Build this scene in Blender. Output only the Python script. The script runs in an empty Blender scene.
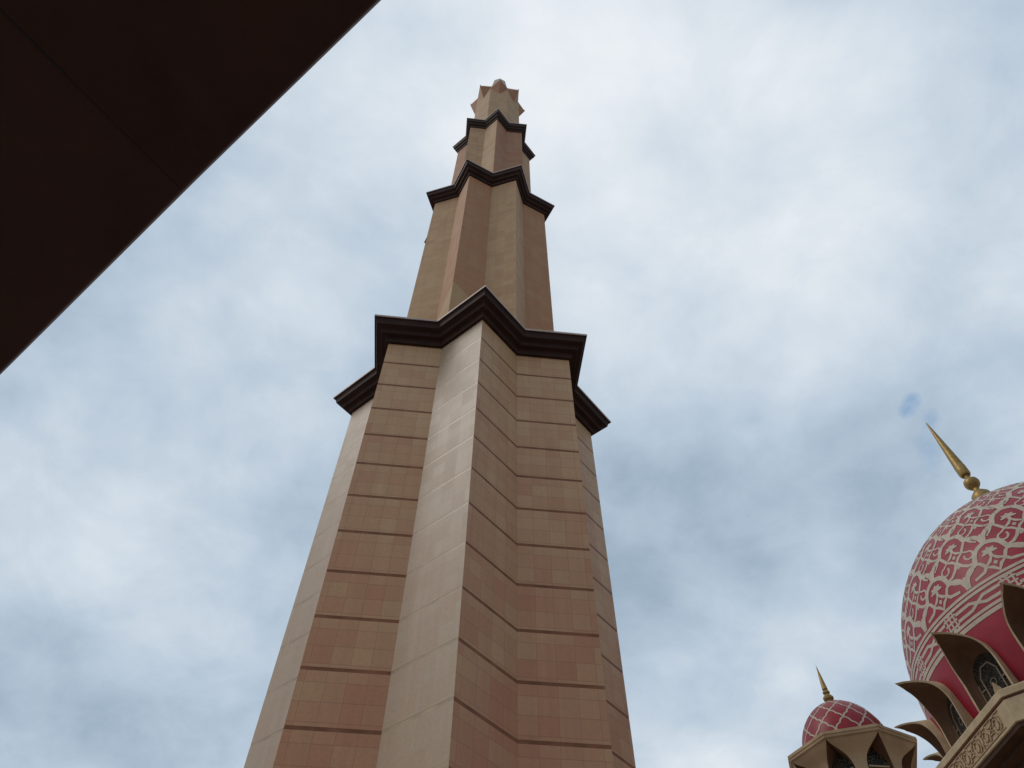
import bpy, math, random
from mathutils import Vector
R = math.radians
random.seed(7)
scene = bpy.context.scene
COL = scene.collection

# ------------------------------------------------------------------ camera
EYE = 1.6                                   # eye height above the plaza
F_PX = 732.47
PITCH, ROLL, YAW = R(55.379), R(0.4373), R(4.9805)
cd = bpy.data.cameras.new("camera")
cam = bpy.data.objects.new("camera", cd)
COL.objects.link(cam)
fw = Vector((math.sin(YAW)*math.cos(PITCH), math.cos(YAW)*math.cos(PITCH), math.sin(PITCH)))
rt = Vector((math.cos(YAW), -math.sin(YAW), 0))
up = rt.cross(fw)
r2 = rt*math.cos(ROLL) + up*math.sin(ROLL)
u2 = up*math.cos(ROLL) - rt*math.sin(ROLL)
from mathutils import Matrix
M = Matrix((r2, u2, -fw)).transposed()
cam.matrix_world = Matrix.Translation((0, 0, EYE)) @ M.to_4x4()
cd.sensor_width = 36.0
cd.lens = F_PX/1024*36.0
cd.clip_start = 0.05
cd.clip_end = 6000
scene.camera = cam

# ------------------------------------------------------------------ light
SUN_EL, SUN_AZ = R(52), R(-96)              # azimuth measured from +Y towards +X
world = bpy.data.worlds.new("World")
scene.world = world
world.use_nodes = True
wn, wl = world.node_tree.nodes, world.node_tree.links
wn.clear()


def N(nodes, kind, **kw):
    n = nodes.new(kind)
    for k, v in kw.items():
        if k == 'inp':
            for i, x in v.items():
                n.inputs[i].default_value = x
        else:
            setattr(n, k, v)
    return n


def math_node(nodes, links, op, a, b=None, c=None, clamp=False):
    n = nodes.new('ShaderNodeMath')
    n.operation = op
    n.use_clamp = clamp
    for i, x in enumerate((a, b, c)):
        if x is None:
            continue
        if isinstance(x, (int, float)):
            n.inputs[i].default_value = x
        else:
            links.new(x, n.inputs[i])
    return n.outputs[0]


def build_sky():
    out = wn.new('ShaderNodeOutputWorld')
    bg = N(wn, 'ShaderNodeBackground', inp={1: 0.1})
    wl.new(bg.outputs[0], out.inputs[0])
    sky = N(wn, 'ShaderNodeTexSky', sky_type='NISHITA', sun_disc=False)
    sky.sun_elevation = SUN_EL
    sky.sun_rotation = SUN_AZ
    tc = wn.new('ShaderNodeTexCoord')
    sep = wn.new('ShaderNodeSeparateXYZ')
    wl.new(tc.outputs['Generated'], sep.inputs[0])
    zz = math_node(wn, wl, 'ADD', math_node(wn, wl, 'MAXIMUM', sep.outputs[2], 0.0), 0.35)
    cx = math_node(wn, wl, 'DIVIDE', sep.outputs[0], zz)
    cy = math_node(wn, wl, 'DIVIDE', sep.outputs[1], zz)
    cmb = wn.new('ShaderNodeCombineXYZ')
    wl.new(cx, cmb.inputs[0]); wl.new(cy, cmb.inputs[1])

    def noise(scale, detail, rough, off, dist=0.0):
        mp = wn.new('ShaderNodeMapping')
        mp.inputs['Location'].default_value = off
        wl.new(cmb.outputs[0], mp.inputs[0])
        n = N(wn, 'ShaderNodeTexNoise')
        n.inputs['Scale'].default_value = scale
        n.inputs['Detail'].default_value = detail
        n.inputs['Roughness'].default_value = rough
        n.inputs['Distortion'].default_value = dist
        wl.new(mp.outputs[0], n.inputs['Vector'])
        return n.outputs[0]
    big = noise(2.7, 4.0, 0.5, (3.1, 1.7, 0.0), 0.15)
    fine = noise(6.0, 10.0, 0.64, (8.4, 2.2, 0.0), 0.25)
    mix = math_node(wn, wl, 'ADD', math_node(wn, wl, 'MULTIPLY', big, 0.66), math_node(wn, wl, 'MULTIPLY_ADD', fine, 0.30, 0.015))

    def lobe(d, sharp, amt):
        v = Vector(d).normalized()
        dp = N(wn, 'ShaderNodeVectorMath', operation='DOT_PRODUCT')
        wl.new(tc.outputs['Generated'], dp.inputs[0])
        dp.inputs[1].default_value = v
        p = math_node(wn, wl, 'POWER', math_node(wn, wl, 'MAXIMUM', dp.outputs['Value'], 0.0), sharp)
        return math_node(wn, wl, 'MULTIPLY', p, amt)
    for l in LOBES:
        mix = math_node(wn, wl, 'ADD', mix, lobe(*l))
    ramp = wn.new('ShaderNodeValToRGB')
    e = ramp.color_ramp.elements
    e[0].position, e[0].color = SKY_RAMP[0][0], (*SKY_RAMP[0][1], 1)
    e[1].position, e[1].color = SKY_RAMP[-1][0], (*SKY_RAMP[-1][1], 1)
    for p, c in SKY_RAMP[1:-1]:
        q = e.new(p)
        q.color = (*c, 1)
    wl.new(mix, ramp.inputs[0])
    sc_ = N(wn, 'ShaderNodeVectorMath', operation='SCALE')
    sc_.inputs['Scale'].default_value = 10.0
    wl.new(ramp.outputs[0], sc_.inputs[0])
    # small thin spots in the cloud where the blue shows through
    hole = noise(38.0, 5.0, 0.6, (1.3, 4.4, 0.0), 0.3)
    hl = lobe(cam_dir(913, 400), 22000.0, 0.36)
    for q, sh, am in (((907, 412), 22000.0, 0.34), ((931, 419), 14000.0, 0.34), ((926, 446), 7000.0, 0.20), ((938, 468), 7000.0, 0.16)):
        hl = math_node(wn, wl, 'ADD', hl, lobe(cam_dir(*q), sh, am))
    hm = math_node(wn, wl, 'ADD', math_node(wn, wl, 'MULTIPLY', math_node(wn, wl, 'MULTIPLY_ADD', hole, 5.0, -1.6), hl), hl)
    hr = N(wn, 'ShaderNodeMapRange')
    wl.new(hm, hr.inputs[0])
    hr.inputs[1].default_value = 0.16; hr.inputs[2].default_value = 0.75
    hr.inputs[3].default_value = 0.0; hr.inputs[4].default_value = 0.62
    mx = N(wn, 'ShaderNodeMixRGB')
    wl.new(hr.outputs[0], mx.inputs[0])
    wl.new(sc_.outputs[0], mx.inputs[1])
    s2 = N(wn, 'ShaderNodeVectorMath', operation='SCALE')
    s2.inputs['Scale'].default_value = 1.5
    wl.new(sky.outputs[0], s2.inputs[0])
    gap = N(wn, 'ShaderNodeMixRGB', inp={0: 0.7})
    gap.inputs[2].default_value = (2.0, 3.9, 6.4, 1)
    wl.new(s2.outputs[0], gap.inputs[1])
    wl.new(gap.outputs[0], mx.inputs[2])
    wl.new(mx.outputs[0], bg.inputs[0])


def cam_dir(x, y):
    """direction on the sky sphere of a photograph pixel (used only to say where cloud banks lie)"""
    v = r2*((x-512)/F_PX) + u2*(-(y-384)/F_PX) + fw
    return v.normalized()


LOBES = [(cam_dir(620, 50), 26.0, 0.24), (cam_dir(200, 640), 18.0, -0.05), (cam_dir(690, 480), 40.0, -0.05),
         (cam_dir(170, 310), 500.0, 0.05), (cam_dir(860, 300), 60.0, 0.03), (cam_dir(780, 80), 300.0, 0.04),
         ((-0.75, -0.10, 0.75), 10.0, 0.20),      # unseen bright side of the overcast, off to the left, added for flank reflections
         ((0.75, -0.40, 0.60), 7.0, -0.30), ((0.0, -0.75, 0.65), 8.0, -0.10)]  # dimmer unseen sky behind and right, added to darken the tower's reflections
SKY_RAMP = [(0.05, (0.15, 0.175, 0.20)), (0.36, (0.345, 0.445, 0.555)), (0.48, (0.485, 0.585, 0.695)), (0.61, (0.665, 0.74, 0.815)), (0.80, (0.95, 0.96, 0.98))]
HOLE_DIR = cam_dir(915, 408)
build_sky()

sd = bpy.data.lights.new("sun", 'SUN')
sd.energy = 0.7
sd.angle = R(22)
sd.color = (1.0, 0.94, 0.85)
sun = bpy.data.objects.new("sun", sd)
COL.objects.link(sun)
sun.location = (-60, 10, 120)
sdir = Vector((math.sin(SUN_AZ)*math.cos(SUN_EL), math.cos(SUN_AZ)*math.cos(SUN_EL), math.sin(SUN_EL)))
sun.rotation_euler = (-sdir).to_track_quat('-Z', 'Y').to_euler()

vs = scene.view_settings
vs.view_transform = 'Standard'
vs.look = 'None'
vs.exposure = 0.0
vs.gamma = 1.0
vs.use_curve_mapping = False


# ------------------------------------------------------------------ mesh helpers
class MB:
    """collects vertices and faces of ONE mesh object"""
    def __init__(self):
        self.v, self.f, self.uv, self.mi = [], [], [], []

    def add(self, pts, faces, uvs=None, mi=0):
        o = len(self.v)
        self.v += [tuple(p) for p in pts]
        for i, f in enumerate(faces):
            self.f.append([o+k for k in f])
            self.uv.append(uvs[i] if uvs else None)
            self.mi.append(mi)

    def grid(self, rows, closed=False, flip=False, mi=0, keep=None):
        n, m = len(rows), len(rows[0])
        pts = [p for r in rows for p in r]
        fs = []
        for i in range(n-1):
            for j in range(m if closed else m-1):
                a, b = i*m+j, i*m+(j+1) % m
                q = [a, b, b+m, a+m]
                if keep and not keep(i, j):
                    continue
                fs.append(q[::-1] if flip else q)
        self.add(pts, fs, mi=mi)

    def box(self, c, s, rz=0.0, mi=0):
        hx, hy, hz = s[0]/2, s[1]/2, s[2]/2
        ca, sa = math.cos(rz), math.sin(rz)
        pts = []
        for z in (-hz, hz):
            for x, y in ((-hx, -hy), (hx, -hy), (hx, hy), (-hx, hy)):
                pts.append((c[0]+x*ca-y*sa, c[1]+x*sa+y*ca, c[2]+z))
        self.add(pts, [(3, 2, 1, 0), (4, 5, 6, 7), (0, 1, 5, 4), (1, 2, 6, 5), (2, 3, 7, 6), (3, 0, 4, 7)], mi=mi)

    def lathe(self, prof, seg=32, c=(0, 0), mi=0):
        rows = [[(c[0]+r*math.cos(2*math.pi*k/seg), c[1]+r*math.sin(2*math.pi*k/seg), z) for k in range(seg)] for r, z in prof]
        self.grid(rows, closed=True, mi=mi)

    def build(self, name, mats, parent=None, smooth=False):
        me = bpy.data.meshes.new(name)
        me.from_pydata(self.v, [], self.f)
        if any(u is not None for u in self.uv):
            ul = me.uv_layers.new(name="UVMap")
            for p, u in zip(me.polygons, self.uv):
                for k, li in enumerate(p.loop_indices):
                    ul.data[li].uv = u[k] if u else (0, 0)
        if not isinstance(mats, (list, tuple)):
            mats = [mats]
        for m in mats:
            me.materials.append(m)
        for p, i in zip(me.polygons, self.mi):
            p.material_index = i
            p.use_smooth = bool(smooth)
        if smooth and smooth is not True:
            me.set_sharp_from_angle(angle=R(smooth))
        me.update()
        o = bpy.data.objects.new(name, me)
        COL.objects.link(o)
        if parent:
            o.parent = parent
        return o


def thing(name, label, cat, loc=(0, 0, 0), group=None):
    o = bpy.data.objects.new(name, None)
    COL.objects.link(o)
    o.location = loc
    o.empty_display_size = 1.0
    o['label'] = label
    o['category'] = cat
    if group:
        o['group'] = group
    return o


# ------------------------------------------------------------------ materials
def new_mat(name):
    m = bpy.data.materials.new(name)
    m.use_nodes = True
    nt = m.node_tree
    return m, nt.nodes, nt.links, nt.nodes['Principled BSDF']


def simple_mat(name, col, rough=0.6, metal=0.0, var=0.12, scale=2.0, bump=0.0, spec=0.5, streak=0.0):
    m, n, l, b = new_mat(name)
    tc = n.new('ShaderNodeTexCoord')
    mp = n.new('ShaderNodeMapping')
    mp.inputs['Scale'].default_value = (1, 1, 0.35 if streak else 1)
    l.new(tc.outputs['Object'], mp.inputs[0])
    no = N(n, 'ShaderNodeTexNoise')
    no.inputs['Scale'].default_value = scale
    no.inputs['Detail'].default_value = 6
    no.inputs['Roughness'].default_value = 0.6
    l.new(mp.outputs[0], no.inputs['Vector'])
    rp = n.new('ShaderNodeValToRGB')
    e = rp.color_ramp.elements
    e[0].position, e[1].position = 0.3, 0.7
    e[0].color = (*[c*(1-var) for c in col], 1)
    e[1].color = (*[min(1, c*(1+var)) for c in col], 1)
    l.new(no.outputs[0], rp.inputs[0])
    l.new(rp.outputs[0], b.inputs['Base Color'])
    b.inputs['Roughness'].default_value = rough
    b.inputs['Metallic'].default_value = metal
    b.inputs['Specular IOR Level'].default_value = spec
    if bump:
        bp = n.new('ShaderNodeBump')
        bp.inputs['Strength'].default_value = bump
        bp.inputs['Distance'].default_value = 0.02
        n2 = N(n, 'ShaderNodeTexNoise')
        n2.inputs['Scale'].default_value = scale*9
        n2.inputs['Detail'].default_value = 4
        l.new(tc.outputs['Object'], n2.inputs['Vector'])
        l.new(n2.outputs[0], bp.inputs['Height'])
        l.new(bp.outputs[0], b.inputs['Normal'])
    return m


def stone_mat(name, beige, pink, tile=(0.655, 0.655), amount=0.5, grad=None, joint=0.37, chevron=None, jw=0.022, strata=0.0, rough=0.46, spec=0.5, jcol=(0.20, 0.085, 0.05)):
    """polished granite cladding; UV = metres along the face / metres up. Each panel is a slab of its own tone."""
    m, n, l, b = new_mat(name)
    uv = n.new('ShaderNodeUVMap')
    sp = n.new('ShaderNodeSeparateXYZ')
    l.new(uv.outputs[0], sp.inputs[0])
    U, V = sp.outputs[0], sp.outputs[1]
    mt = lambda op, a, b_=None, clamp=False: math_node(n, l, op, a, b_, clamp=clamp)
    ux, vy = mt('DIVIDE', U, tile[0]), mt('DIVIDE', V, tile[1])
    iu, iv = mt('FLOOR', ux), mt('FLOOR', vy)
    cm = n.new('ShaderNodeCombineXYZ')
    l.new(iu, cm.inputs[0]); l.new(iv, cm.inputs[1])
    wn_ = n.new('ShaderNodeTexWhiteNoise')
    wn_.noise_dimensions = '3D'
    l.new(cm.outputs[0], wn_.inputs['Vector'])
    # slow batch to batch drift of tone
    dr = N(n, 'ShaderNodeTexNoise')
    dr.inputs['Scale'].default_value = 0.33
    dr.inputs['Detail'].default_value = 3
    l.new(cm.outputs[0], dr.inputs['Vector'])
    f = mt('ADD', mt('MULTIPLY', mt('SUBTRACT', wn_.outputs['Value'], 0.5), 0.27), mt('MULTIPLY', mt('SUBTRACT', dr.outputs[0], 0.5), 1.5))
    f = mt('ADD', f, amount)
    if grad:                                    # more pink slabs were laid low down
        z0, z1, g0, g1 = grad
        mr = n.new('ShaderNodeMapRange')
        l.new(V, mr.inputs[0])
        for i, x in enumerate((z0, z1, g0, g1)):
            mr.inputs[1+i].default_value = x
        f = mt('ADD', f, mr.outputs[0])
    if chevron:                                 # pink field with a V shaped lower edge inlaid in the beige
        zb, slope = chevron
        edge = mt('SUBTRACT', V, mt('ADD', mt('MULTIPLY', mt('ABSOLUTE', U), slope), zb))
        f = mt('ADD', mt('MULTIPLY', f, 0.45), mt('MULTIPLY', mt('GREATER_THAN', edge, 0.0), 0.5))
    if strata:
        mpv = n.new('ShaderNodeMapping')
        mpv.inputs['Scale'].default_value = (0.35, 2.2, 1)
        mpv.inputs['Rotation'].default_value = (0, 0, R(12))
        l.new(uv.outputs[0], mpv.inputs[0])
        st = N(n, 'ShaderNodeTexNoise')
        st.inputs['Scale'].default_value = 1.0
        st.inputs['Detail'].default_value = 5
        l.new(mpv.outputs[0], st.inputs['Vector'])
        f = mt('ADD', f, mt('MULTIPLY', mt('SUBTRACT', st.outputs[0], 0.5), strata))
    rp = n.new('ShaderNodeValToRGB')
    e = rp.color_ramp.elements
    e[0].position, e[0].color = 0.1, (*beige, 1)
    e[1].position, e[1].color = 0.95, (*pink, 1)
    l.new(f, rp.inputs[0])
    # grain
    tc = n.new('ShaderNodeTexCoord')
    gr = N(n, 'ShaderNodeTexNoise')
    gr.inputs['Scale'].default_value = 9.0
    gr.inputs['Detail'].default_value = 5
    gr.inputs['Roughness'].default_value = 0.7
    l.new(tc.outputs['Object'], gr.inputs['Vector'])
    g2 = mt('ADD', mt('MULTIPLY', mt('SUBTRACT', gr.outputs[0], 0.5), 0.35), 1.0)
    mg = N(n, 'ShaderNodeVectorMath', operation='SCALE')
    l.new(rp.outputs[0], mg.inputs[0]); l.new(g2, mg.inputs['Scale'])
    # rain streaks, long vertical
    mps = n.new('ShaderNodeMapping')
    mps.inputs['Scale'].default_value = (2.6, 0.09, 1)
    l.new(uv.outputs[0], mps.inputs[0])
    sk = N(n, 'ShaderNodeTexNoise')
    sk.inputs['Scale'].default_value = 1.0
    sk.inputs['Detail'].default_value = 4
    l.new(mps.outputs[0], sk.inputs['Vector'])
    g3 = mt('ADD', mt('MULTIPLY', mt('SUBTRACT', sk.outputs[0], 0.5), 0.28), 1.0)
    mg2 = N(n, 'ShaderNodeVectorMath', operation='SCALE')
    l.new(mg.outputs[0], mg2.inputs[0]); l.new(g3, mg2.inputs['Scale'])
    # joints
    fu = mt('ABSOLUTE', mt('SUBTRACT', mt('FRACT', ux), 0.5))
    fv = mt('ABSOLUTE', mt('SUBTRACT', mt('FRACT', vy), 0.5))
    ju = mt('GREATER_THAN', fu, 0.5-jw/tile[0]*0.5)
    jv = mt('GREATER_THAN', fv, 0.5-jw*1.25/tile[1]*0.5)
    jj = mt('MULTIPLY', mt('MAXIMUM', ju, jv), joint)
    mx = N(n, 'ShaderNodeMixRGB')
    l.new(jj, mx.inputs[0]); l.new(mg2.outputs[0], mx.inputs[1])
    mx.inputs[2].default_value = (*jcol, 1)
    l.new(mx.outputs[0], b.inputs['Base Color'])
    b.inputs['Specular IOR Level'].default_value = spec
    rr = mt('ADD', mt('MULTIPLY', wn_.outputs['Value'], 0.05), rough)
    l.new(rr, b.inputs['Roughness'])
    bp = n.new('ShaderNodeBump')
    bp.inputs['Strength'].default_value = 0.25
    bp.inputs['Distance'].default_value = 0.01
    l.new(mt('MULTIPLY', jj, -1.0), bp.inputs['Height'])
    l.new(bp.outputs[0], b.inputs['Normal'])
    return m


BEIGE, PINK = (0.52, 0.315, 0.155), (0.45, 0.195, 0.095)
M_SHAFT = stone_mat('granite_panels', BEIGE, PINK, amount=0.34, grad=(11, 33, 0.52, -0.14), spec=0.4)
M_SHAFTLIT = stone_mat('lit_flank_granite_panels', (0.42, 0.30, 0.20), (0.41, 0.26, 0.155), amount=0.28, grad=(11, 33, 0.16, -0.10), spec=0.5, joint=0.3, jcol=(0.34, 0.23, 0.11))  # paler copy of the shaft stone, the lit flanks' light put into the colour
M_UPPER = stone_mat('granite_upper', (0.47, 0.30, 0.152), (0.36, 0.18, 0.095), amount=0.22, joint=0.12, strata=0.5, rough=0.6, spec=0.18)
M_UPPERP = stone_mat('granite_upper_inlay', (0.47, 0.30, 0.152), (0.40, 0.165, 0.075), amount=0.25, joint=0.12, chevron=(41.2, 1.0), strata=0.4, rough=0.6, spec=0.18)
M_TOP = stone_mat('granite_top', (0.47, 0.295, 0.15), (0.36, 0.18, 0.095), amount=0.22, joint=0.12, strata=0.5, rough=0.6, spec=0.18)
M_TOPP = stone_mat('granite_top_inlay', (0.38, 0.24, 0.125), (0.38, 0.165, 0.078), amount=0.75, joint=0.12, strata=0.5, rough=0.6, spec=0.18)
M_GROOVE = simple_mat('red_granite_band', (0.22, 0.086, 0.040), 0.5, spec=0.2, scale=1.5, var=0.3)
M_GROOVELIT = simple_mat('lit_flank_granite_band', (0.36, 0.25, 0.14), 0.4, scale=1.5, var=0.25)  # paler band to match the flanks with painted-in light
M_CORN = simple_mat('brown_granite', (0.040, 0.020, 0.014), 0.6, scale=1.2, var=0.3, spec=0.12)
M_LIP = simple_mat('pale_coping', (0.42, 0.31, 0.25), 0.5, scale=1.5, var=0.2)
M_PINKDOME = None
M_CREAM = simple_mat('cream_stone', (0.44, 0.325, 0.19), 0.65, scale=1.1, var=0.18, bump=0.15, spec=0.3)
M_CREAM2 = simple_mat('warm_cream_stone', (0.40, 0.27, 0.155), 0.7, scale=0.8, var=0.2, bump=0.15, streak=1, spec=0.3)
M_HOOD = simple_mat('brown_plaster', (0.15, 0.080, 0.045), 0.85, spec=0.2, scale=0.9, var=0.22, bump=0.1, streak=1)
M_REDLINE = simple_mat('maroon_stone', (0.16, 0.035, 0.03), 0.6, var=0.2)
M_GOLD = simple_mat('gold_leaf', (0.30, 0.19, 0.06), 0.45, metal=0.6, var=0.3, scale=3.0)
M_FRAME = simple_mat('window_bronze', (0.20, 0.14, 0.085), 0.5, var=0.15)
M_SOFFIT = simple_mat('canopy_soffit', (0.066, 0.033, 0.024), 0.85, scale=1.4, var=0.2, spec=0.15)
M_FASCIA = simple_mat('canopy_fascia', (0.085, 0.042, 0.032), 0.8, scale=1.4, var=0.2)
M_UNDER = simple_mat('shade_darkened_soffit', (0.07, 0.038, 0.024), 0.85, scale=0.7, var=0.2, spec=0.2)  # parapet soffit, its deep shade put into the colour
M_SEAM = simple_mat('canopy_seam', (0.02, 0.012, 0.01), 0.8)
M_ROOF = simple_mat('roof_membrane', (0.30, 0.22, 0.17), 0.8, scale=0.5, var=0.2)


def seam_lines(n, l, tc, col, b):
    """thin dark meridian joints between the gores of the dome"""
    sp = n.new('ShaderNodeSeparateXYZ')
    l.new(tc.outputs['Object'], sp.inputs[0])
    a = math_node(n, l, 'ARCTAN2', sp.outputs[0], sp.outputs[1])
    fr = math_node(n, l, 'FRACT', math_node(n, l, 'MULTIPLY_ADD', a, 64/(2*math.pi), 32.22))
    k = math_node(n, l, 'LESS_THAN', math_node(n, l, 'ABSOLUTE', math_node(n, l, 'SUBTRACT', fr, 0.5)), 0.022)
    hi = math_node(n, l, 'GREATER_THAN', sp.outputs[2], 47.0+EYE)
    k = math_node(n, l, 'MULTIPLY', math_node(n, l, 'MULTIPLY', k, hi), 0.65)
    mx = N(n, 'ShaderNodeMixRGB')
    l.new(k, mx.inputs[0])
    l.new(col, mx.inputs[1])
    mx.inputs[2].default_value = (0.09, 0.05, 0.045, 1)
    l.new(mx.outputs[0], b.inputs['Base Color'])


def dome_mat(name, col, rough=0.3, seams=True):
    m, n, l, b = new_mat(name)
    tc = n.new('ShaderNodeTexCoord')
    no = N(n, 'ShaderNodeTexNoise')
    no.inputs['Scale'].default_value = 0.55
    no.inputs['Detail'].default_value = 8
    no.inputs['Roughness'].default_value = 0.65
    l.new(tc.outputs['Object'], no.inputs['Vector'])
    rp = n.new('ShaderNodeValToRGB')
    e = rp.color_ramp.elements
    e[0].position, e[1].position = 0.3, 0.72
    e[0].color = (*[c*0.84 for c in col], 1)
    e[1].color = (*[c*1.14 for c in col], 1)
    l.new(no.outputs[0], rp.inputs[0])
    seam_lines(n, l, tc, rp.outputs[0], b) if seams else l.new(rp.outputs[0], b.inputs['Base Color'])
    b.inputs['Roughness'].default_value = rough
    b.inputs['Specular IOR Level'].default_value = 0.3
    bp = n.new('ShaderNodeBump')
    bp.inputs['Strength'].default_value = 0.12
    bp.inputs['Distance'].default_value = 0.03
    n2 = N(n, 'ShaderNodeTexNoise')
    n2.inputs['Scale'].default_value = 14
    l.new(tc.outputs['Object'], n2.inputs['Vector'])
    l.new(n2.outputs[0], bp.inputs['Height'])
    l.new(bp.outputs[0], b.inputs['Normal'])
    return m


M_TRACERY = simple_mat('pale_mosaic', (0.46, 0.375, 0.285), 0.5, spec=0.3, scale=1.6, var=0.14)
_nt = M_TRACERY.node_tree
M_SMALLTRACERY = M_TRACERY.copy()
_b = _nt.nodes['Principled BSDF']
seam_lines(_nt.nodes, _nt.links, [q for q in _nt.nodes if q.type == 'TEX_COORD'][0], _b.inputs['Base Color'].links[0].from_socket, _b)
M_PINKDOME = dome_mat('pink_mosaic', (0.295, 0.0145, 0.029), 0.42)
M_REDDOME = dome_mat('red_mosaic', (0.25, 0.012, 0.019), 0.42, seams=False)


def lattice_mat():
    """dark glass behind a pierced metal screen"""
    m, n, l, b = new_mat('pierced_window_screen')
    tc = n.new('ShaderNodeTexCoord')
    vo = N(n, 'ShaderNodeTexVoronoi', feature='DISTANCE_TO_EDGE')
    vo.inputs['Scale'].default_value = 5.5
    l.new(tc.outputs['Object'], vo.inputs['Vector'])
    gt = math_node(n, l, 'LESS_THAN', vo.outputs['Distance'], 0.085)
    mx = N(n, 'ShaderNodeMixRGB')
    l.new(gt, mx.inputs[0])
    mx.inputs[1].default_value = (0.006, 0.006, 0.006, 1)
    mx.inputs[2].default_value = (0.085, 0.066, 0.042, 1)
    l.new(mx.outputs[0], b.inputs['Base Color'])
    b.inputs['Specular IOR Level'].default_value = 0.12
    b.inputs['Roughness'].default_value = 0.6
    return m


M_SCREEN = lattice_mat()


def paving_mat():
    m, n, l, b = new_mat('plaza_paving')
    tc = n.new('ShaderNodeTexCoord')
    br = N(n, 'ShaderNodeTexBrick')
    br.offset = 0.0
    br.inputs['Color1'].default_value = (0.30, 0.235, 0.205, 1)
    br.inputs['Color2'].default_value = (0.25, 0.185, 0.155, 1)
    br.inputs['Mortar'].default_value = (0.12, 0.10, 0.09, 1)
    br.inputs['Scale'].default_value = 1.0
    br.inputs['Mortar Size'].default_value = 0.008
    br.inputs['Brick Width'].default_value = 0.6
    br.inputs['Row Height'].default_value = 0.6
    l.new(tc.outputs['Object'], br.inputs['Vector'])
    l.new(br.outputs[0], b.inputs['Base Color'])
    b.inputs['Roughness'].default_value = 0.55
    return m


# ------------------------------------------------------------------ ground
g = MB()
g.add([(-3000, -3000, 0), (3000, -3000, 0), (3000, 3000, 0), (-3000, 3000, 0)], [(0, 1, 2, 3)])
plaza = g.build('plaza', paving_mat())
plaza['kind'] = 'structure'

# ------------------------------------------------------------------ minaret
KI = math.cos(math.pi/4)/math.cos(math.pi/8)      # inner / outer radius of an eight pointed star
PHI = R(0.712)


def star(r, z, half=False, n=16):
    pts = []
    for k in range(16):
        a = PHI + (math.pi/8 if half else 0) + math.pi/8*k
        rr = r if k % 2 == 0 else r*KI
        pts.append((rr*math.sin(a), -rr*math.cos(a), z))
    return pts


def star_face_len(r):
    return math.hypot(r - r*KI*math.cos(math.pi/8), r*KI*math.sin(math.pi/8))


def star_loft(mb, rings, half=False, mats=None, alt=None):
    """rings = [(radius, z)]; UV u runs from the crease (0) to the tip, sign tells the flank, v = height"""
    for i in range(len(rings)-1):
        (ra, za), (rb, zb) = rings[i], rings[i+1]
        A, B = star(ra, za, half), star(rb, zb, half)
        La, Lb = star_face_len(ra), star_face_len(rb)
        for k in range(16):
            j = (k+1) % 16
            off = 40.0*(k//2 + 1)*0          # flanks share one layout of slabs per crease
            ua, ub = ((La, 0), (Lb, 0)) if k % 2 == 0 else ((0, La), (0, Lb))
            s = 1 if k % 2 else -1
            uv = [(s*ua[0]+off, za), (s*ua[1]+off, za), (s*ub[1]+off, zb), (s*ub[0]+off, zb)]
            mb.add([A[k], A[j], B[j], B[k]], [(0, 1, 2, 3)], [uv], mi=(mats[i]+(2 if k % 8 in (4, 7) else 0)) if mats else (1 if alt and k % 4 in alt else 0))  # some flanks take the paler set that carries painted light


def shaft_rings(r, z0, z1, grooves):
    rings, mats = [(r, z0)], []
    for zg in grooves:
        if z0+0.3 < zg < z1-0.3:
            rings += [(r, zg-0.065), (r-0.006, zg-0.062), (r-0.006, zg+0.062), (r, zg+0.065)]
            mats += [0, 1, 1, 1]
    rings.append((r, z1))
    mats.append(0)
    return rings, mats


def cornice_rings(r0, r1, z0, z1):
    d, h = r1-r0, z1-z0
    P = [(-0.06, -0.10), (0.16, -0.08), (0.19, 0.16), (0.24, 0.20), (0.47, 0.24), (0.50, 0.44), (0.55, 0.48), (0.80, 0.55), (0.86, 0.78), (0.90, 0.84), (0.985, 0.87)]
    return [(r0+a*d, z0+b*h) for a, b in P]


minaret = thing('minaret', 'tall tapering pink granite minaret with star shaped shaft and dark brown cornices', 'minaret', (0, 26, 0))
T = EYE
tiers = [  # shaft radius, bottom, top of shaft, cornice outer radius, cornice top, rotated
    (6.90, 0.0, 33.60+T, 8.24, 34.87+T, False, M_SHAFT),
    (5.20, 34.6+T, 61.75+T, 6.23, 63.13+T, True, M_UPPER),
    (4.05, 62.9+T, 83.15+T, 4.80, 84.83+T, False, M_TOP)]
for i, (r, z0, z1, rc, zc, half, mat) in enumerate(tiers):
    mb = MB()
    gro = [13.93+T+1.972*k for k in range(-8, 12)] if i == 0 else []
    rings, mats = shaft_rings(r, z0, z1+0.3, gro)
    star_loft(mb, rings, half, mats if i == 0 else None, ((), (1, 2), (0, 1))[i])
    mb.build('shaft', [mat, (M_GROOVE, M_UPPERP, M_TOPP)[i]] + ([M_SHAFTLIT, M_GROOVELIT] if i == 0 else []), minaret)
    mb = MB()
    cr = cornice_rings(r, rc, z1, zc)
    star_loft(mb, cr, half)
    corn = mb.build('cornice', M_CORN, minaret)
    mb = MB()
    d = rc-r
    star_loft(mb, [cr[-1], (rc, cr[-1][1]+0.03), (rc, zc-0.02), (rc-0.1*d, zc+0.03), (r*0.7, zc+0.10)], half)
    mb.build('coping', M_LIP, corn)

# crown: an eight sided neck that corbels out into a star again
mb = MB()
ro, rs = 3.02, 3.72
oc = [z+T for z in (84.6, 100.2, 102.6, 104.1)]


def crown_ring(z, tip_r, cor_r, lift=0.0):
    pts = []
    for k in range(16):
        a = PHI + math.pi/8*k
        rr = tip_r if k % 2 == 0 else cor_r
        pts.append((rr*math.sin(a), -rr*math.cos(a), z + (lift if k % 2 else 0)))
    return pts


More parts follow.
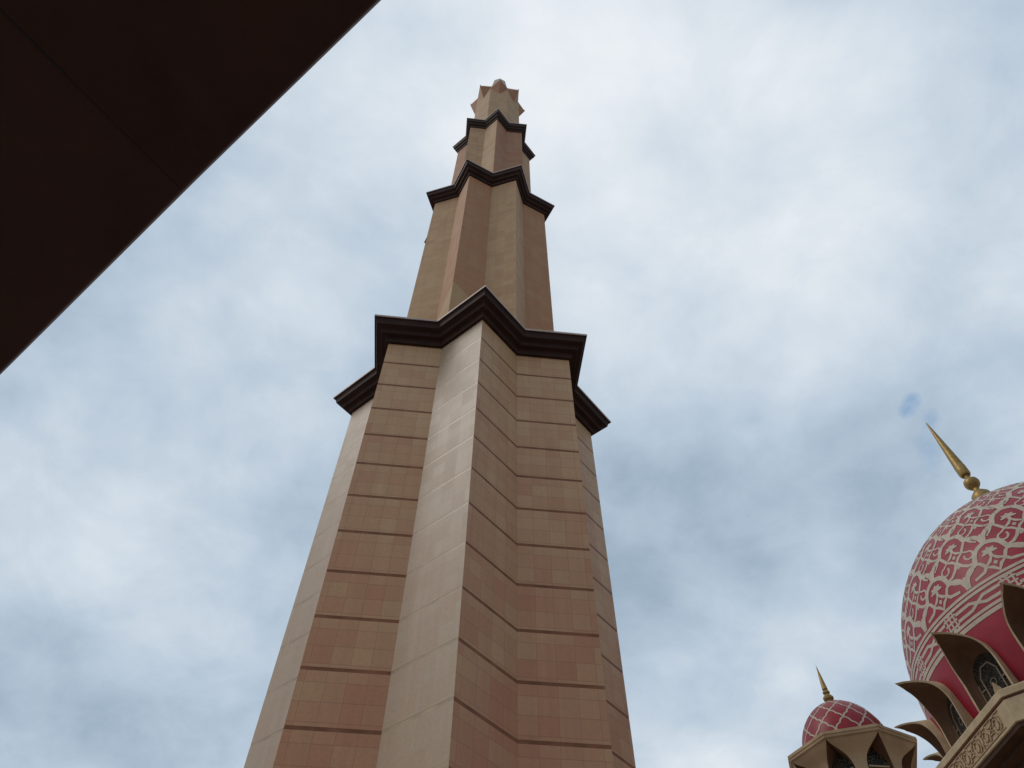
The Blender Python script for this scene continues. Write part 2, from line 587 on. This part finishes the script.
rows = [crown_ring(oc[0], ro*math.cos(math.pi/8), ro), crown_ring(oc[1], ro*math.cos(math.pi/8), ro, 2.3)]
rows.append(crown_ring(oc[3]-0.25, rs, rs*KI*1.02))
rows.append(crown_ring(oc[3], rs, rs*KI*1.02))
rows.append(crown_ring(oc[3]+0.05, rs*0.5, rs*0.5))
for i in range(len(rows)-1):
    A, B = rows[i], rows[i+1]
    for k in range(16):
        j = (k+1) % 16
        uv = [(k*1.2, A[k][2]), (k*1.2+1.15, A[j][2]), (k*1.2+1.15, B[j][2]), (k*1.2, B[k][2])]
        mb.add([A[k], A[j], B[j], B[k]], [(0, 1, 2, 3)], [uv], mi=1 if i == 1 else 0)
crown = mb.build('crown', [M_TOP, M_TOPP], minaret)
for k in range(8):
    a = PHI + math.pi/4*k
    hm = MB()
    c, s = math.sin(a), -math.cos(a)
    px, py = -s, c
    base = [(c*(rs-o)+px*w, s*(rs-o)+py*w, oc[3]+0.02) for o, w in ((0.55, -0.16), (0.55, 0.16), (0.0, 0.0))]
    top = (c*(rs+0.06), s*(rs+0.06), oc[3]+0.55)
    hm.add(base+[top], [(0, 1, 3), (1, 2, 3), (2, 0, 3), (2, 1, 0)])
    hm.build('horn', M_LIP, crown)
mb = MB()
mb.lathe([(1.9, oc[3]-0.2), (1.7, oc[3]+3.0), (1.12, oc[3]+12.7), (1.08, oc[3]+12.9), (0.22, oc[3]+13.0), (0.22, oc[3]+14.4), (0.0, oc[3]+14.7)], 8)
mb.build('spire', M_LIP, minaret)

# ------------------------------------------------------------------ mosque with the great dome
DX, DY = 59.29, 53.96
DR, DC, DZ = 16.0, 17.88, 41.035+T
hall = thing('mosque', 'mosque hall under a great pink dome with cream arabesque and hooded dormer windows', 'mosque', (DX, DY, 0))
LON0 = 235.0


def dome_pt(lon, t, off=0.0):
    """lon = compass degrees, t = parametric latitude degrees"""
    a, tt = R(lon), R(t)
    r, z = (DR+off)*math.cos(tt), (DC+off)*math.sin(tt)
    return (r*math.sin(a), r*math.cos(a), DZ+z)


RIM = [(2.1, 15.95, 30.6), (2.1, 15.95, 34.0), (2.1, 16.05, 36.6), (2.06, 16.2, 37.4), (1.92, 16.5, 38.2), (1.62, 16.9, 38.85), (1.12, 17.55, 39.36), (0.52, 18.45, 39.70), (0.0, 19.15, 39.84)]
RIM = [(a, b, c+T) for a, b, c in RIM]


def rim_z(t):
    t = abs(t)
    for (t0, _, z0), (t1, _, z1) in zip(RIM[2:-1], RIM[3:]):
        if t1 <= t <= t0 and t0 > t1:
            return z0 + (z1-z0)*(t0-t)/(t0-t1)
    return 0


# dome shell; the openings behind the dormer hoods are left out
NL = 512
ts = [-34 + 0.8*i for i in range(44)] + [1.2 + 2.2*i for i in range(40)]
ts = [t for t in ts if t < 88] + [89.6]
rows = [[dome_pt(360.0*j/NL, t) for j in range(NL)] for t in ts]


def keep(i, j):
    lon = 360.0*(j+0.5)/NL
    t = (ts[i]+ts[i+1])/2
    if t > 0:
        return True
    dl = (lon-LON0+11.25) % 22.5 - 11.25
    x = DR*math.cos(R(t))*math.sin(R(dl))
    z = DZ + DC*math.sin(R(t))
    return not (abs(x) < 1.90 and z < rim_z(min(abs(x)+0.1, 2.09))-0.33)


mb = MB()
mb.grid(rows, closed=True, flip=True, keep=keep)
dome = mb.build('dome', M_PINKDOME, hall, smooth=True)


# ---- arabesque: flat bands of pale mosaic laid on the dome (plan drawn in lon / latitude units)
def ribbon(mb, path, width, off=0.03, closed=False, thick=0.03, pt=dome_pt, aspect=None):
    """path in (lon, t) degrees; width in metres, measured on the surface"""
    n = len(path)
    Lp, Rp = [], []
    for i in range(n):
        a = path[(i-1) % n] if closed or i > 0 else path[i]
        b = path[(i+1) % n] if closed or i < n-1 else path[i]
        lat = R(path[i][1])
        kx = max(0.02, PTR*math.cos(lat))*math.pi/180
        ky = PTC*math.pi/180
        dx, dy = (b[0]-a[0])*kx, (b[1]-a[1])*ky
        L = math.hypot(dx, dy) or 1
        w = width[i] if isinstance(width, (list, tuple)) else width
        ox, oy = -dy/L*w/2/kx, dx/L*w/2/ky
        Lp.append((path[i][0]+ox, path[i][1]+oy))
        Rp.append((path[i][0]-ox, path[i][1]-oy))
    if closed:
        Lp.append(Lp[0]); Rp.append(Rp[0])
    lo = [pt(a, b, off) for a, b in Lp]
    ro_ = [pt(a, b, off) for a, b in Rp]
    li = [pt(a, b, off-thick-0.02) for a, b in Lp]
    ri = [pt(a, b, off-thick-0.02) for a, b in Rp]
    mb.grid([li, lo, ro_, ri])


PTR, PTC = DR, DC


def lobed(p, q, amp, n=14):
    """edge of a cell from p to q made of two bulges with a cusp between them"""
    out = []
    dx, dy = q[0]-p[0], q[1]-p[1]
    L = math.hypot(dx, dy)
    nx, ny = -dy/L, dx/L
    for i in range(n+1):
        s = i/n
        b = amp*abs(math.sin(2*math.pi*s))
        out.append((p[0]+dx*s+nx*b, p[1]+dy*s+ny*b))
    return out


def arc(cx, cy, rx, ry, a0, a1, n=10):
    return [(cx+rx*math.cos(R(a0+(a1-a0)*i/n)), cy+ry*math.sin(R(a0+(a1-a0)*i/n))) for i in range(n+1)]


T_NODE = 6.4
DT = 11.25
tr = MB()
for row in range(0, 8):
    tc_ = T_NODE + DT*row                       # latitude of the widest line of this row of cells
    if tc_+DT > 88:
        continue
    cw = math.cos(R(tc_+3))
    for k in range(16):
        lon_c = LON0 + 11.25*(row % 2) + 22.5*k
        top = (lon_c, tc_+DT)
        for s in (-1, 1):                       # upper two edges of the cell
            ribbon(tr, lobed((lon_c+s*11.25, tc_), top, 1.55*(1 if s < 0 else -1), 20), 0.47*min(1, cw*1.3))
        w = max(0.16, 0.32*cw)
        cy = tc_ + (2.8 if row == 0 else 1.5)
        d = 2.7
        ribbon(tr, [(lon_c-d*1.2, cy), (lon_c-0.5, cy+0.6), (lon_c, cy+d), (lon_c+0.5, cy+0.6), (lon_c+d*1.2, cy), (lon_c+0.5, cy-0.6), (lon_c, cy-d), (lon_c-0.5, cy-0.6)] if False else
               [(lon_c-d*1.2, cy), (lon_c-d*0.5, cy+d*0.42), (lon_c, cy+d), (lon_c+d*0.5, cy+d*0.42), (lon_c+d*1.2, cy), (lon_c+d*0.5, cy-d*0.42), (lon_c, cy-d), (lon_c-d*0.5, cy-d*0.42)], w, closed=True)
        ribbon(tr, [(lon_c-0.42, cy), (lon_c, cy+0.46), (lon_c+0.42, cy), (lon_c, cy-0.46)], 0.22*cw, off=0.032, closed=True)
        for s in (-1, 1):
            # straight arms from the frame up to the cusps of the cell
            ribbon(tr, [(lon_c+s*d*1.15, cy), (lon_c+s*4.4, cy+2.1), (lon_c+s*6.0, cy+(4.6 if row else 3.0))], [w, w, w*0.7])
            ribbon(tr, [(lon_c+s*6.0, cy+(4.6 if row else 3.0)), (lon_c+s*7.4, cy+(2.2 if row else 1.6)), (lon_c+s*9.2, cy+0.4)], [w*0.8, w*0.8, w*0.6])
            if row > 0:
                # arms swung down to the lower edges, with a scroll each
                ribbon(tr, [(lon_c+s*0.2, cy-d), (lon_c+s*1.4, cy-4.6), (lon_c+s*3.3, cy-6.1), (lon_c+s*5.6, cy-6.4)], [w, w, w, w*0.6])
                ribbon(tr, [(lon_c+s*d*1.2, cy)]+arc(lon_c+s*5.0, cy-2.6, 1.6, 1.5, 90, 90-s*300, 16), [0.15]+[0.21*max(cw, .7)]*17)
            else:
                ribbon(tr, [(lon_c+s*d*1.2, cy), (lon_c+s*4.4, cy-1.2), (lon_c+s*8.2, cy-1.9)], [w, w, w*0.8])
        # palmette
        ribbon(tr, [(lon_c, cy+d), (lon_c, cy+d+2.4)], [w, 0.34*cw])
        for a in (-80, -42, 0, 42, 80):
            p0 = (lon_c, cy+d+1.7)
            p1 = (lon_c+1.6*math.sin(R(a)), cy+d+1.4+1.5*math.cos(R(a)))
            p2 = (lon_c+2.7*math.sin(R(a*1.15)), cy+d+1.4+2.2*math.cos(R(a*1.15)))
            ribbon(tr, [p0, p1, p2], [0.24, 0.36*cw, 0.12])
        if row > 0:
            ribbon(tr, [(lon_c, cy-d), (lon_c, tc_-DT+2.0)], [w, 0.2])
            ribbon(tr, [(lon_c-0.9, tc_-DT+3.2), (lon_c+0.9, tc_-DT+3.2)], 0.2)
tracery = tr.build('arabesque', M_TRACERY, dome)

# band of interlace between two rails
tb = MB()


def ring_line(t, w, off=0.034):
    ribbon(tb, [(1.5*i, t) for i in range(241)], w, off)


def latz(z):
    return math.degrees(math.asin((z-41.035)/DC))


for z, w in ((42.78, 0.27), (42.36, 0.27), (40.62, 0.27), (40.18, 0.36)):
    ring_line(latz(z), w)
ym, hh = latz(41.5), 1.45
for k in range(16):
    lk = LON0 + 22.5*k
    for s in (-1, 1):
        # the long links from a knot to the crossing half way
        for v in (-1, 1):
            ribbon(tb, [(lk+s*2.6, ym+v*hh*0.75), (lk+s*8.6, ym+v*hh*0.75), (lk+s*11.25, ym)], 0.28)
    for v in (-1.6, 0, 1.6):                    # knot
        ribbon(tb, [(lk-2.7, ym+v*0.98), (lk+2.7, ym+v*0.98)], 0.17)
        ribbon(tb, [(lk+v*1.05, ym-2.4), (lk+v*1.05, ym+2.4)], 0.17)
    ribbon(tb, [(lk-0.85, ym-2.3), (lk+0.85, ym-2.3)], 0.15)
    ribbon(tb, [(lk-0.85, ym+2.3), (lk+0.85, ym+2.3)], 0.15)
tb.build('interlace_band', M_TRACERY, dome)

# spire of the great dome
mb = MB()
prof = [(2.6, 58.2), (2.0, 58.9), (1.2, 60.2), (0.9, 61.2), (1.2, 61.7), (1.36, 62.3), (1.26, 62.9), (0.85, 63.35), (0.44, 63.65), (0.38, 64.15), (0.70, 64.35), (0.98, 64.7), (1.04, 65.0), (0.94, 65.35), (0.60, 65.65), (0.34, 65.8), (0.34, 66.3), (0.62, 66.36), (0.76, 66.6), (0.76, 67.9), (0.72, 67.95), (0.72, 68.1), (0.52, 71.0), (0.28, 74.3), (0.10, 76.5), (0.0, 76.9)]
mb.lathe([(a*0.84, b+T) for a, b in prof], 40, c=(0.20, -0.22))
mb.build('spire', M_GOLD, hall, smooth=35)


# ---- dormers
def local_frame(lon):
    a = R(lon)
    er = Vector((math.sin(a), math.cos(a), 0))
    et = Vector((math.cos(a), -math.sin(a), 0))
    return lambda t, r, z: tuple(er*r + et*t + Vector((0, 0, z)))


def mirror(half):
    return half + [(-a, b, c) for a, b, c in half[-2::-1]]


def smooth_curve(pts, n=5):
    out = []
    for i in range(len(pts)-1):
        p0 = pts[max(0, i-1)]; p1 = pts[i]; p2 = pts[i+1]; p3 = pts[min(len(pts)-1, i+2)]
        for k in range(n):
            s = k/n
            out.append(tuple(0.5*((2*b) + (-a+c)*s + (2*a-5*b+4*c-d)*s*s + (-a+3*b-3*c+d)*s**3) for a, b, c, d in zip(p0, p1, p2, p3)))
    out.append(pts[-1])
    return out


RIM_S = RIM[:2] + smooth_curve(RIM[2:], 4)
IN_S = []
for i, (t, r, z) in enumerate(RIM_S):
    s = max(0.0, min(1.0, (z-36.5-T)/2.6))
    IN_S.append((max(0.0, t-0.17*(1-0.5*s)) if t > 0.2 else t*0.5, r-0.01-(0.10*s if t < 0.6 else 0.0), z-0.13*s))
WR = 15.0
WIN = []
for i, (t, r, z) in enumerate(RIM_S):
    zz = z-T
    WIN.append((t*0.77, WR, z if zz < 36.4 else 36.4+T+(zz-36.4)*0.62))


def make_dormer(lon):
    fr = local_frame(lon)
    P = lambda c: [fr(*p) for p in mirror(c)]
    O, I, W = P(RIM_S), P(IN_S), P(WIN)
    OB = P([(max(0.0, t-0.34*min(1.0, t/1.5)), 14.3 if z > 33.0+T else 12.6, z-0.25*max(0.0, min(1.0, (z-36.5-T)/2.0))) for t, r, z in RIM_S])
    mid = P([((a[0]+b[0])/2*1.02, b[1]*0.72+a[1]*0.28, a[2]*0.6+b[2]*0.4) for a, b in zip(IN_S, WIN)])
    mb = MB()
    mb.grid([OB, O], mi=0)
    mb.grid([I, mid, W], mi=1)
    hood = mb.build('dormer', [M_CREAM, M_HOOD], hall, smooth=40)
    f = MB()
    f.grid([O, I])
    f.build('fascia', M_CREAM, hood)
    # window screen and its frame
    w = MB()
    b = [fr(-1.68, (WR+0.01), 30.6+T), fr(1.68, (WR+0.01), 30.6+T)]
    poly = [fr(t, (WR+0.01), z) for t, _, z in mirror(WIN)]
    w.add(poly, [list(range(len(poly)))])
    w.build('window_screen', M_SCREEN, hood)
    m = MB()

    def bar(p, q, wd, dp=0.12):
        a, c = Vector((p[0], p[1])), Vector((q[0], q[1]))
        d = (c-a).normalized()
        nrm = Vector((-d.y, d.x))*wd/2
        quad = [a+nrm, c+nrm, c-nrm, a-nrm]
        fpts = [fr(v.x, WR+0.02+dp, v.y) for v in quad] + [fr(v.x, WR-0.05, v.y) for v in quad]
        m.add(fpts, [(0, 1, 2, 3), (0, 4, 5, 1), (1, 5, 6, 2), (2, 6, 7, 3), (3, 7, 4, 0)])
    zt = 37.55+T
    cen = [(-0.95, 30.8+T), (-0.95, zt-0.75), (-0.45, zt), (0.45, zt), (0.95, zt-0.75), (0.95, 30.8+T)]
    for p, q in zip(cen[:-1], cen[1:]):
        bar(p, q, 0.13)
    for s in (-1, 1):
        bar((s*0.95, 35.9+T), (s*1.58, 35.9+T), 0.11)
        bar((s*0.95, 33.6+T), (s*1.58, 33.6+T), 0.11)
        bar((s*1.55, 30.8+T), (s*1.55, 36.5+T), 0.10)
    bar((-0.95, 33.6+T), (0.95, 33.6+T), 0.11)
    for k in range(12):
        a0, a1 = R(30*k), R(30*k+30)
        bar((0.30*math.cos(a0), 36.0+T+0.30*math.sin(a0)), (0.30*math.cos(a1), 36.0+T+0.30*math.sin(a1)), 0.06, 0.08)
    m.build('window_frame', M_FRAME, hood)


for k in range(16):
    make_dormer(LON0 + 22.5*k)

# ---- octagonal parapet with relief panels
PA = 19.8                                     # apothem
PC = PA/math.cos(math.pi/8)


def octa(apo, z, rot=0.0):
    b = (apo+0.5*(apo > 16))*math.sqrt(2)-apo     # the diagonal sides stand half a metre further out
    return [(x, y, z) for x, y in ((b, apo), (apo, b), (apo, -b), (b, -apo), (-b, -apo), (-apo, -b), (-apo, b), (-b, apo))]


mb = MB()
prof = [(14.6, 27.8), (PA-1.9, 27.85), (PA-1.85, 28.15), (PA-1.0, 28.2), (PA-0.95, 28.5), (PA-0.12, 28.55), (PA-0.10, 28.8), (PA-0.06, 28.85)]
mb.grid([octa(a, z+T) for a, z in prof], closed=True, flip=True, mi=1)
prof = [(PA-0.06, 28.85), (PA+0.04, 28.9), (PA+0.04, 29.05), (PA-0.05, 29.1), (PA-0.05, 30.55)]
mb.grid([octa(a, z+T) for a, z in prof], closed=True, flip=True, mi=0)
prof = [(PA-0.05, 30.55), (PA-0.14, 30.57), (PA-0.14, 30.72)]
mb.grid([octa(a, z+T) for a, z in prof], closed=True, flip=True, mi=2)
prof = [(PA-0.14, 30.72), (PA+0.06, 30.74), (PA+0.06, 31.2), (PA-0.02, 31.3), (PA-0.7, 31.32), (PA-0.75, 30.4)]
mb.grid([octa(a, z+T) for a, z in prof], closed=True, flip=True, mi=0)
prof = [(PA-0.75, 30.4), (12.0, 30.6)]
mb.grid([octa(a, z+T) for a, z in prof], closed=True, flip=True, mi=3)
parapet = mb.build('parapet', [M_CREAM, M_UNDER, M_REDLINE, M_ROOF], hall)
# horns on the corners
for k in range(8):
    h = MB()
    a = R(22.5+45*k)
    c = Vector((*octa(PA, 0)[k][:2], 0))
    er = c.normalized()
    et = Vector((er.y, -er.x, 0))
    c = c-er*0.1
    pts = [c+et*0.35+Vector((0, 0, 31.3+T)), c-et*0.35+Vector((0, 0, 31.3+T)), c-er*0.7+Vector((0, 0, 31.3+T)), c+er*0.22+Vector((0, 0, 31.95+T))]
    h.add(pts, [(0, 1, 3), (1, 2, 3), (2, 0, 3), (2, 1, 0)])
    h.build('horn', M_CREAM, parapet)
# relief panels
for k in range(8):
    a = R(45*k)                               # compass direction of the face
    er, et = Vector((math.sin(a), math.cos(a), 0)), Vector((math.cos(a), -math.sin(a), 0))
    rl = MB()
    half = PA*math.tan(math.pi/8)
    pa = PA+0.5*(k % 2)
    x0, x1 = -half+0.5, half-0.5
    if k == 5:
        x1 -= 3.0
    zc, hz = 29.82+T, 0.55

    def strip(path, w=0.07, closed=False, o=0.0):
        pts = path + ([path[0]] if closed else [])
        for p, q in zip(pts[:-1], pts[1:]):
            A, B = Vector(p), Vector(q)
            d = (B-A)
            if d.length < 1e-6:
                continue
            d.normalize()
            nn = Vector((-d.y, d.x))*w/2
            A2, B2 = A-d*w*0.4, B+d*w*0.4
            quad = [A2+nn, B2+nn, B2-nn, A2-nn]
            f_ = [tuple(et*v.x+er*(pa+0.03+o)+Vector((0, 0, v.y))) for v in quad]
            b_ = [tuple(et*v.x+er*(pa-0.08)+Vector((0, 0, v.y))) for v in quad]
            rl.add(f_+b_, [(0, 1, 2, 3), (0, 4, 5, 1), (1, 5, 6, 2), (2, 6, 7, 3), (3, 7, 4, 0)])
    strip([(x0, zc-hz-0.09), (x1, zc-hz-0.09)], 0.06)
    strip([(x0, zc+hz+0.09), (x1, zc+hz+0.09)], 0.06)
    nu = max(1, round((x1-x0)/3.0))
    L = (x1-x0)/nu
    for i in range(nu):
        cx = x0+L*(i+0.5)
        strip([(cx+px*L*0.44, zc+pz*hz) for px, pz in ((-1, -0.5), (-0.75, -1), (-0.35, -1), (-0.2, -0.45), (0.2, -0.45), (0.35, -1), (0.75, -1), (1, -0.5), (1, 0.5), (0.75, 1), (0.35, 1), (0.2, 0.45), (-0.2, 0.45), (-0.35, 1), (-0.75, 1), (-1, 0.5))], 0.085, True, 0.01)
        for s in (-1, 1):
            strip([(cx+s*L*(0.27+px*0.10), zc+pz*hz) for px, pz in ((-1, 0), (-0.5, 0.6), (0.5, 0.6), (1, 0), (0.5, -0.6), (-0.5, -0.6))], 0.08, True, 0.014)
        strip([(cx-L*0.08, zc-0.14), (cx+L*0.08, zc+0.14)], 0.08, False, 0.018)
        strip([(cx+L*0.08, zc-0.14), (cx-L*0.08, zc+0.14)], 0.08, False, 0.018)
        strip([(cx+L*0.5, zc-hz), (cx+L*0.44, zc), (cx+L*0.5, zc+hz)], 0.07, False, 0.006)
    rl.build('relief_panel', M_CREAM2, parapet)

# drum wall under the parapet, prayer hall below
mb = MB()
mb.grid([octa(a, z) for a, z in ((15.4, 13.0), (15.4, 27.9+T))], closed=True, flip=True)
mb.build('drum_wall', M_CREAM2, hall)
mb = MB()
hx0, hx1, hy0, hy1, hz_ = 24-DX, 92-DX, 27-DY, 86-DY, 13.5
base = [(hx0, hy0), (hx1, hy0), (hx1, hy1), (hx0, hy1)]
rows = []
for o, z in ((0, 0), (0, 12.2), (0.5, 12.4), (0.5, 12.9), (0.7, 13.0), (0.7, 13.5), (-0.6, 13.5), (-0.6, 13.0)):
    rows.append([(x+(o if x > 0 else -o), y+(o if y > 0 else -o), z) for x, y in base])
mb.grid(rows, closed=True)
mb.add(rows[-1], [(0, 1, 2, 3)])
mb.build('hall_wall', M_CREAM2, hall)
for face in range(2):
    for i in range(8):
        m = MB()
        c = -24+7*i
        arch = [(-1.3, 1.0), (1.3, 1.0), (1.3, 6.5), (1.2, 7.6), (0.7, 8.8), (0.0, 9.8), (-0.7, 8.8), (-1.2, 7.6), (-1.3, 6.5)]
        if face == 0:
            f_ = [(hx0-0.03, c-0*3+p*-1, z) for p, z in arch]
            b_ = [(hx0+0.2, c+p*-1, z) for p, z in arch]
        else:
            f_ = [(c+p, hy0-0.03, z) for p, z in arch]
            b_ = [(c+p, hy0+0.2, z) for p, z in arch]
        n_ = len(arch)
        m.add(f_+b_, [list(range(n_))]+[(i_, (i_+1) % n_, n_+(i_+1) % n_, n_+i_) for i_ in range(n_)])
        m.build('hall_window', M_SCREEN, hall)

# ------------------------------------------------------------------ small domed pavilion
PX, PY = 27.77, 47.47
pav = thing('domed_pavilion', 'small eight sided cream pavilion with red dome and thin gold spire beside the great dome', 'pavilion', (PX, PY, 13.0))
pav_z = 13.0
RE, ZE = 4.476, 26.84+T-pav_z


def pframe(comp):
    a = R(comp)
    er, et = Vector((math.sin(a), math.cos(a), 0)), Vector((math.cos(a), -math.sin(a), 0))
    return lambda t, r, z: tuple(er*r+et*t+Vector((0, 0, z)))


def oc8(r, z):
    return [(r*math.sin(R(45*k)), r*math.cos(R(45*k)), z) for k in range(8)]


RC = 3.05                                     # apothem of the core, whose faces look towards the eave corners
RIMP = [(0.86, RC, ZE-9.5), (0.86, RC, ZE-2.6), (0.85, RC+0.02, ZE-2.1), (0.80, RC+0.10, ZE-1.65), (0.66, RC+0.30, ZE-1.25), (0.40, RC+0.68, ZE-0.92), (0.16, RC+1.02, ZE-0.66), (0.0, RE-0.16, ZE-0.40)]
RIMP = RIMP[:1] + smooth_curve(RIMP[1:], 4)
core = MB()
eave = MB()
for k in range(8):
    fa, fb = pframe(45*k), pframe(45*(k+1))
    A = [fa(t, r, z) for t, r, z in RIMP]
    B = [fb(-t, r, z) for t, r, z in RIMP]
    rows = [A]
    for s in (0.25, 0.5, 0.75):
        rows.append([tuple(a+(b-a)*s for a, b in zip(p, q)) for p, q in zip(A, B)])
    rows.append(B)
    core.grid(rows, flip=True)
piers = core.build('pier', M_CREAM2, pav, smooth=50)
mb = MB()
mb.grid([oc8(RE-0.17, ZE-0.42), oc8(RE-0.02, ZE-0.36), oc8(RE, ZE-0.2), oc8(RE+0.05, ZE-0.19), oc8(RE+0.05, ZE), oc8(RE-0.5, ZE+0.12), oc8(2.0, ZE+0.3)], closed=True, flip=True)
mb.build('eave', M_CREAM2, pav)
for k in range(8):
    fr = pframe(45*k)
    half = RIMP
    winp = [(t*0.90, RC-0.22, z if z < ZE-2.0 else ZE-2.0+(z-ZE+2.0)*0.86) for t, r, z in half]
    midp = [((a[0]*0.9+b[0]*0.1), a[1]*0.55+b[1]*0.45, a[2]*0.7+b[2]*0.3) for a, b in zip(half, winp)]
    P = lambda c: [fr(*p) for p in mirror(c)]
    n = MB()
    n.grid([P(half), P(midp), P(winp)])
    niche = n.build('niche', M_HOOD, pav, smooth=40)
    w = MB()
    poly = [fr(t, RC-0.21, z) for t, r, z in mirror(winp)]
    w.add(poly, [list(range(len(poly)))])
    w.build('window_screen', M_SCREEN, niche)
    m = MB()
    for zz_, hh_ in ((ZE-2.0, 0.09), (ZE-5.0, 0.09)):
        pts = [fr(x, y, z) for y in (RC-0.22, RC-0.12) for x, z in ((-0.68, zz_), (0.68, zz_), (0.68, zz_+hh_), (-0.68, zz_+hh_))]
        m.add(pts, [(0, 3, 2, 1), (4, 5, 6, 7), (0, 1, 5, 4), (2, 3, 7, 6)])
    for s in (-0.64, 0.0, 0.64):
        if s == 0.0:
            continue
        pts = [fr(x, y, z) for y in (RC-0.22, RC-0.14) for x, z in ((s-0.04, ZE-9.5), (s+0.04, ZE-9.5), (s+0.04, ZE-2.1), (s-0.04, ZE-2.1))]
        m.add(pts, [(4, 5, 6, 7), (0, 4, 7, 3), (1, 2, 6, 5)])
    m.build('window_frame', M_CREAM, niche)
    # ledge on each pier
    fl = pframe(45*k+22.5)
    l_ = MB()
    hw = 0.34
    rr = RC/math.cos(math.pi/8)-0.04
    pts = [fl(x, y, z) for z in (ZE-2.75, ZE-2.62) for x, y in ((-hw, rr-0.25), (hw, rr-0.25), (hw, rr), (-hw, rr))]
    l_.add(pts, [(0, 1, 2, 3), (7, 6, 5, 4), (0, 4, 5, 1), (1, 5, 6, 2), (2, 6, 7, 3), (3, 7, 4, 0)])
    l_.build('ledge', M_REDLINE, piers)
mb = MB()
mb.grid([oc8(3.4, 0), oc8(3.4, ZE-9.3)], closed=True, flip=True)
mb.build('base', M_CREAM2, pav)
# its dome
SR, SC, SZ = 3.03, 3.80, 27.05+T-pav_z


def sdome_pt(lon, t, off=0.0):
    a, tt = R(lon), R(t)
    r = (SR+off)*math.cos(tt)**1.0
    z = (SC+off)*math.sin(tt)
    return (r*math.sin(a), r*math.cos(a), SZ+z)


mb = MB()
mb.grid([[sdome_pt(360*j/96, t) for j in range(96)] for t in [-2.0+2.5*i for i in range(37)]+[89.5]], closed=True, flip=True)
sdome = mb.build('dome', M_REDDOME, pav, smooth=True)
PTR, PTC = SR, SC
tr = MB()
for row in range(-1, 8):
    tt0 = -6 + 13.0*row
    if row < 0:
        continue
    for k in range(12):
        lc = 30.0*k + 15.0*(row % 2) + 5
        if tt0+13 > 86:
            continue
        for s in (-1, 1):
            ribbon(tr, lobed((lc+s*15, tt0), (lc, tt0+13.0), 1.3*(1 if s < 0 else -1)), 0.105, off=0.015, pt=sdome_pt)
ribbon(tr, [(3*i, 3.0) for i in range(121)], 0.14, off=0.016, pt=sdome_pt)
tr.build('lattice_tracery', M_SMALLTRACERY, sdome)
mb = MB()
zb = SZ+SC
zt = 24.91*1.375+T-pav_z
s_ = (zt-zb)
prof = [(0.42, zb-0.25), (0.30, zb+0.05), (0.22, zb+0.03*s_), (0.22, zb+0.10*s_), (0.36, zb+0.14*s_), (0.38, zb+0.18*s_), (0.26, zb+0.23*s_), (0.16, zb+0.26*s_), (0.25, zb+0.29*s_), (0.25, zb+0.32*s_), (0.14, zb+0.36*s_), (0.2, zb+0.38*s_), (0.19, zb+0.42*s_), (0.10, zb+0.72*s_), (0.0, zt)]
mb.lathe(prof, 24)
mb.build('spire', M_GOLD, pav, smooth=35)

# ------------------------------------------------------------------ canopy overhead
CB = Vector((-2.163, 2.017))                    # where the folds of the soffit meet the edge
CZ = 5.0+EYE
can = thing('canopy', 'dark brown folded canopy soffit with a straight edge overhead at the upper left', 'canopy', (-6.2, -2.2, 0))
co = Vector((-6.2, -2.2))


def cp(comp, dist, z):
    p = CB + Vector((math.sin(R(comp)), math.cos(R(comp))))*dist - co
    return (p.x, p.y, z)


mb = MB()
E1, E2 = -45.6, 133.9
fan = [cp(E1, 9, CZ), cp(-89, 9, CZ+0.8), cp(-138.5, 10, CZ+0.02), cp(180, 9, CZ+0.8), cp(E2, 9, CZ)]
b0 = cp(0, 0, CZ)
mb.add([b0]+fan, [(0, 2, 1), (0, 3, 2), (0, 4, 3), (0, 5, 4)])
mb.build('soffit', M_SOFFIT, can)
mb = MB()
edge = [cp(E1, 9, CZ), b0, cp(E2, 9, CZ)]
n_ = Vector((1, 1, 0)).normalized()
rows = []
for o, dz in ((-0.012, 0.001), (0.0, 0.0), (0.004, 0.012), (0.012, 0.30), (-0.05, 0.32)):
    rows.append([tuple(Vector(p)+n_*o+Vector((0, 0, dz))) for p in edge])
mb.grid(rows)
mb.build('fascia', M_FASCIA, can)
mb = MB()
mb.add([tuple(Vector(p)+Vector((0, 0, 0.45))) for p in [b0]+fan], [(0, 1, 2), (0, 2, 3), (0, 3, 4), (0, 4, 5)])
mb.build('roof', M_ROOF, can)
# seams along the folds
for comp, d0, d1, w0, zf in ((-138.5, 0.95, 9.5, 0.009, 0.02), (-138.5, 0.02, 0.95, 0.0012, 0.02)):
    mb = MB()
    L_ = 10.0 if comp == -138.5 else 9.0
    a_, b_ = Vector(cp(comp, d0, CZ-0.003+zf*d0/L_)), Vector(cp(comp, d1, CZ-0.003+zf*d1/L_))
    w_ = Vector((math.sin(R(comp+90)), math.cos(R(comp+90)), 0))*w0
    mb.add([tuple(a_-w_), tuple(a_+w_), tuple(b_+w_), tuple(b_-w_), *[tuple(v+Vector((0, 0, 0.05))) for v in (a_-w_, a_+w_, b_+w_, b_-w_)]], [(0, 1, 2, 3), (0, 4, 5, 1), (1, 5, 6, 2), (2, 6, 7, 3), (3, 7, 4, 0)])
    mb.build('seam', M_SEAM, can)
mb = MB()
mb.lathe([(0.62, 0), (0.62, 0.35), (0.45, 0.5), (0.42, 4.6), (0.55, 5.0), (0.9, 5.6), (1.3, CZ+0.1)], 8)
mb.build('column', M_CREAM2, can)
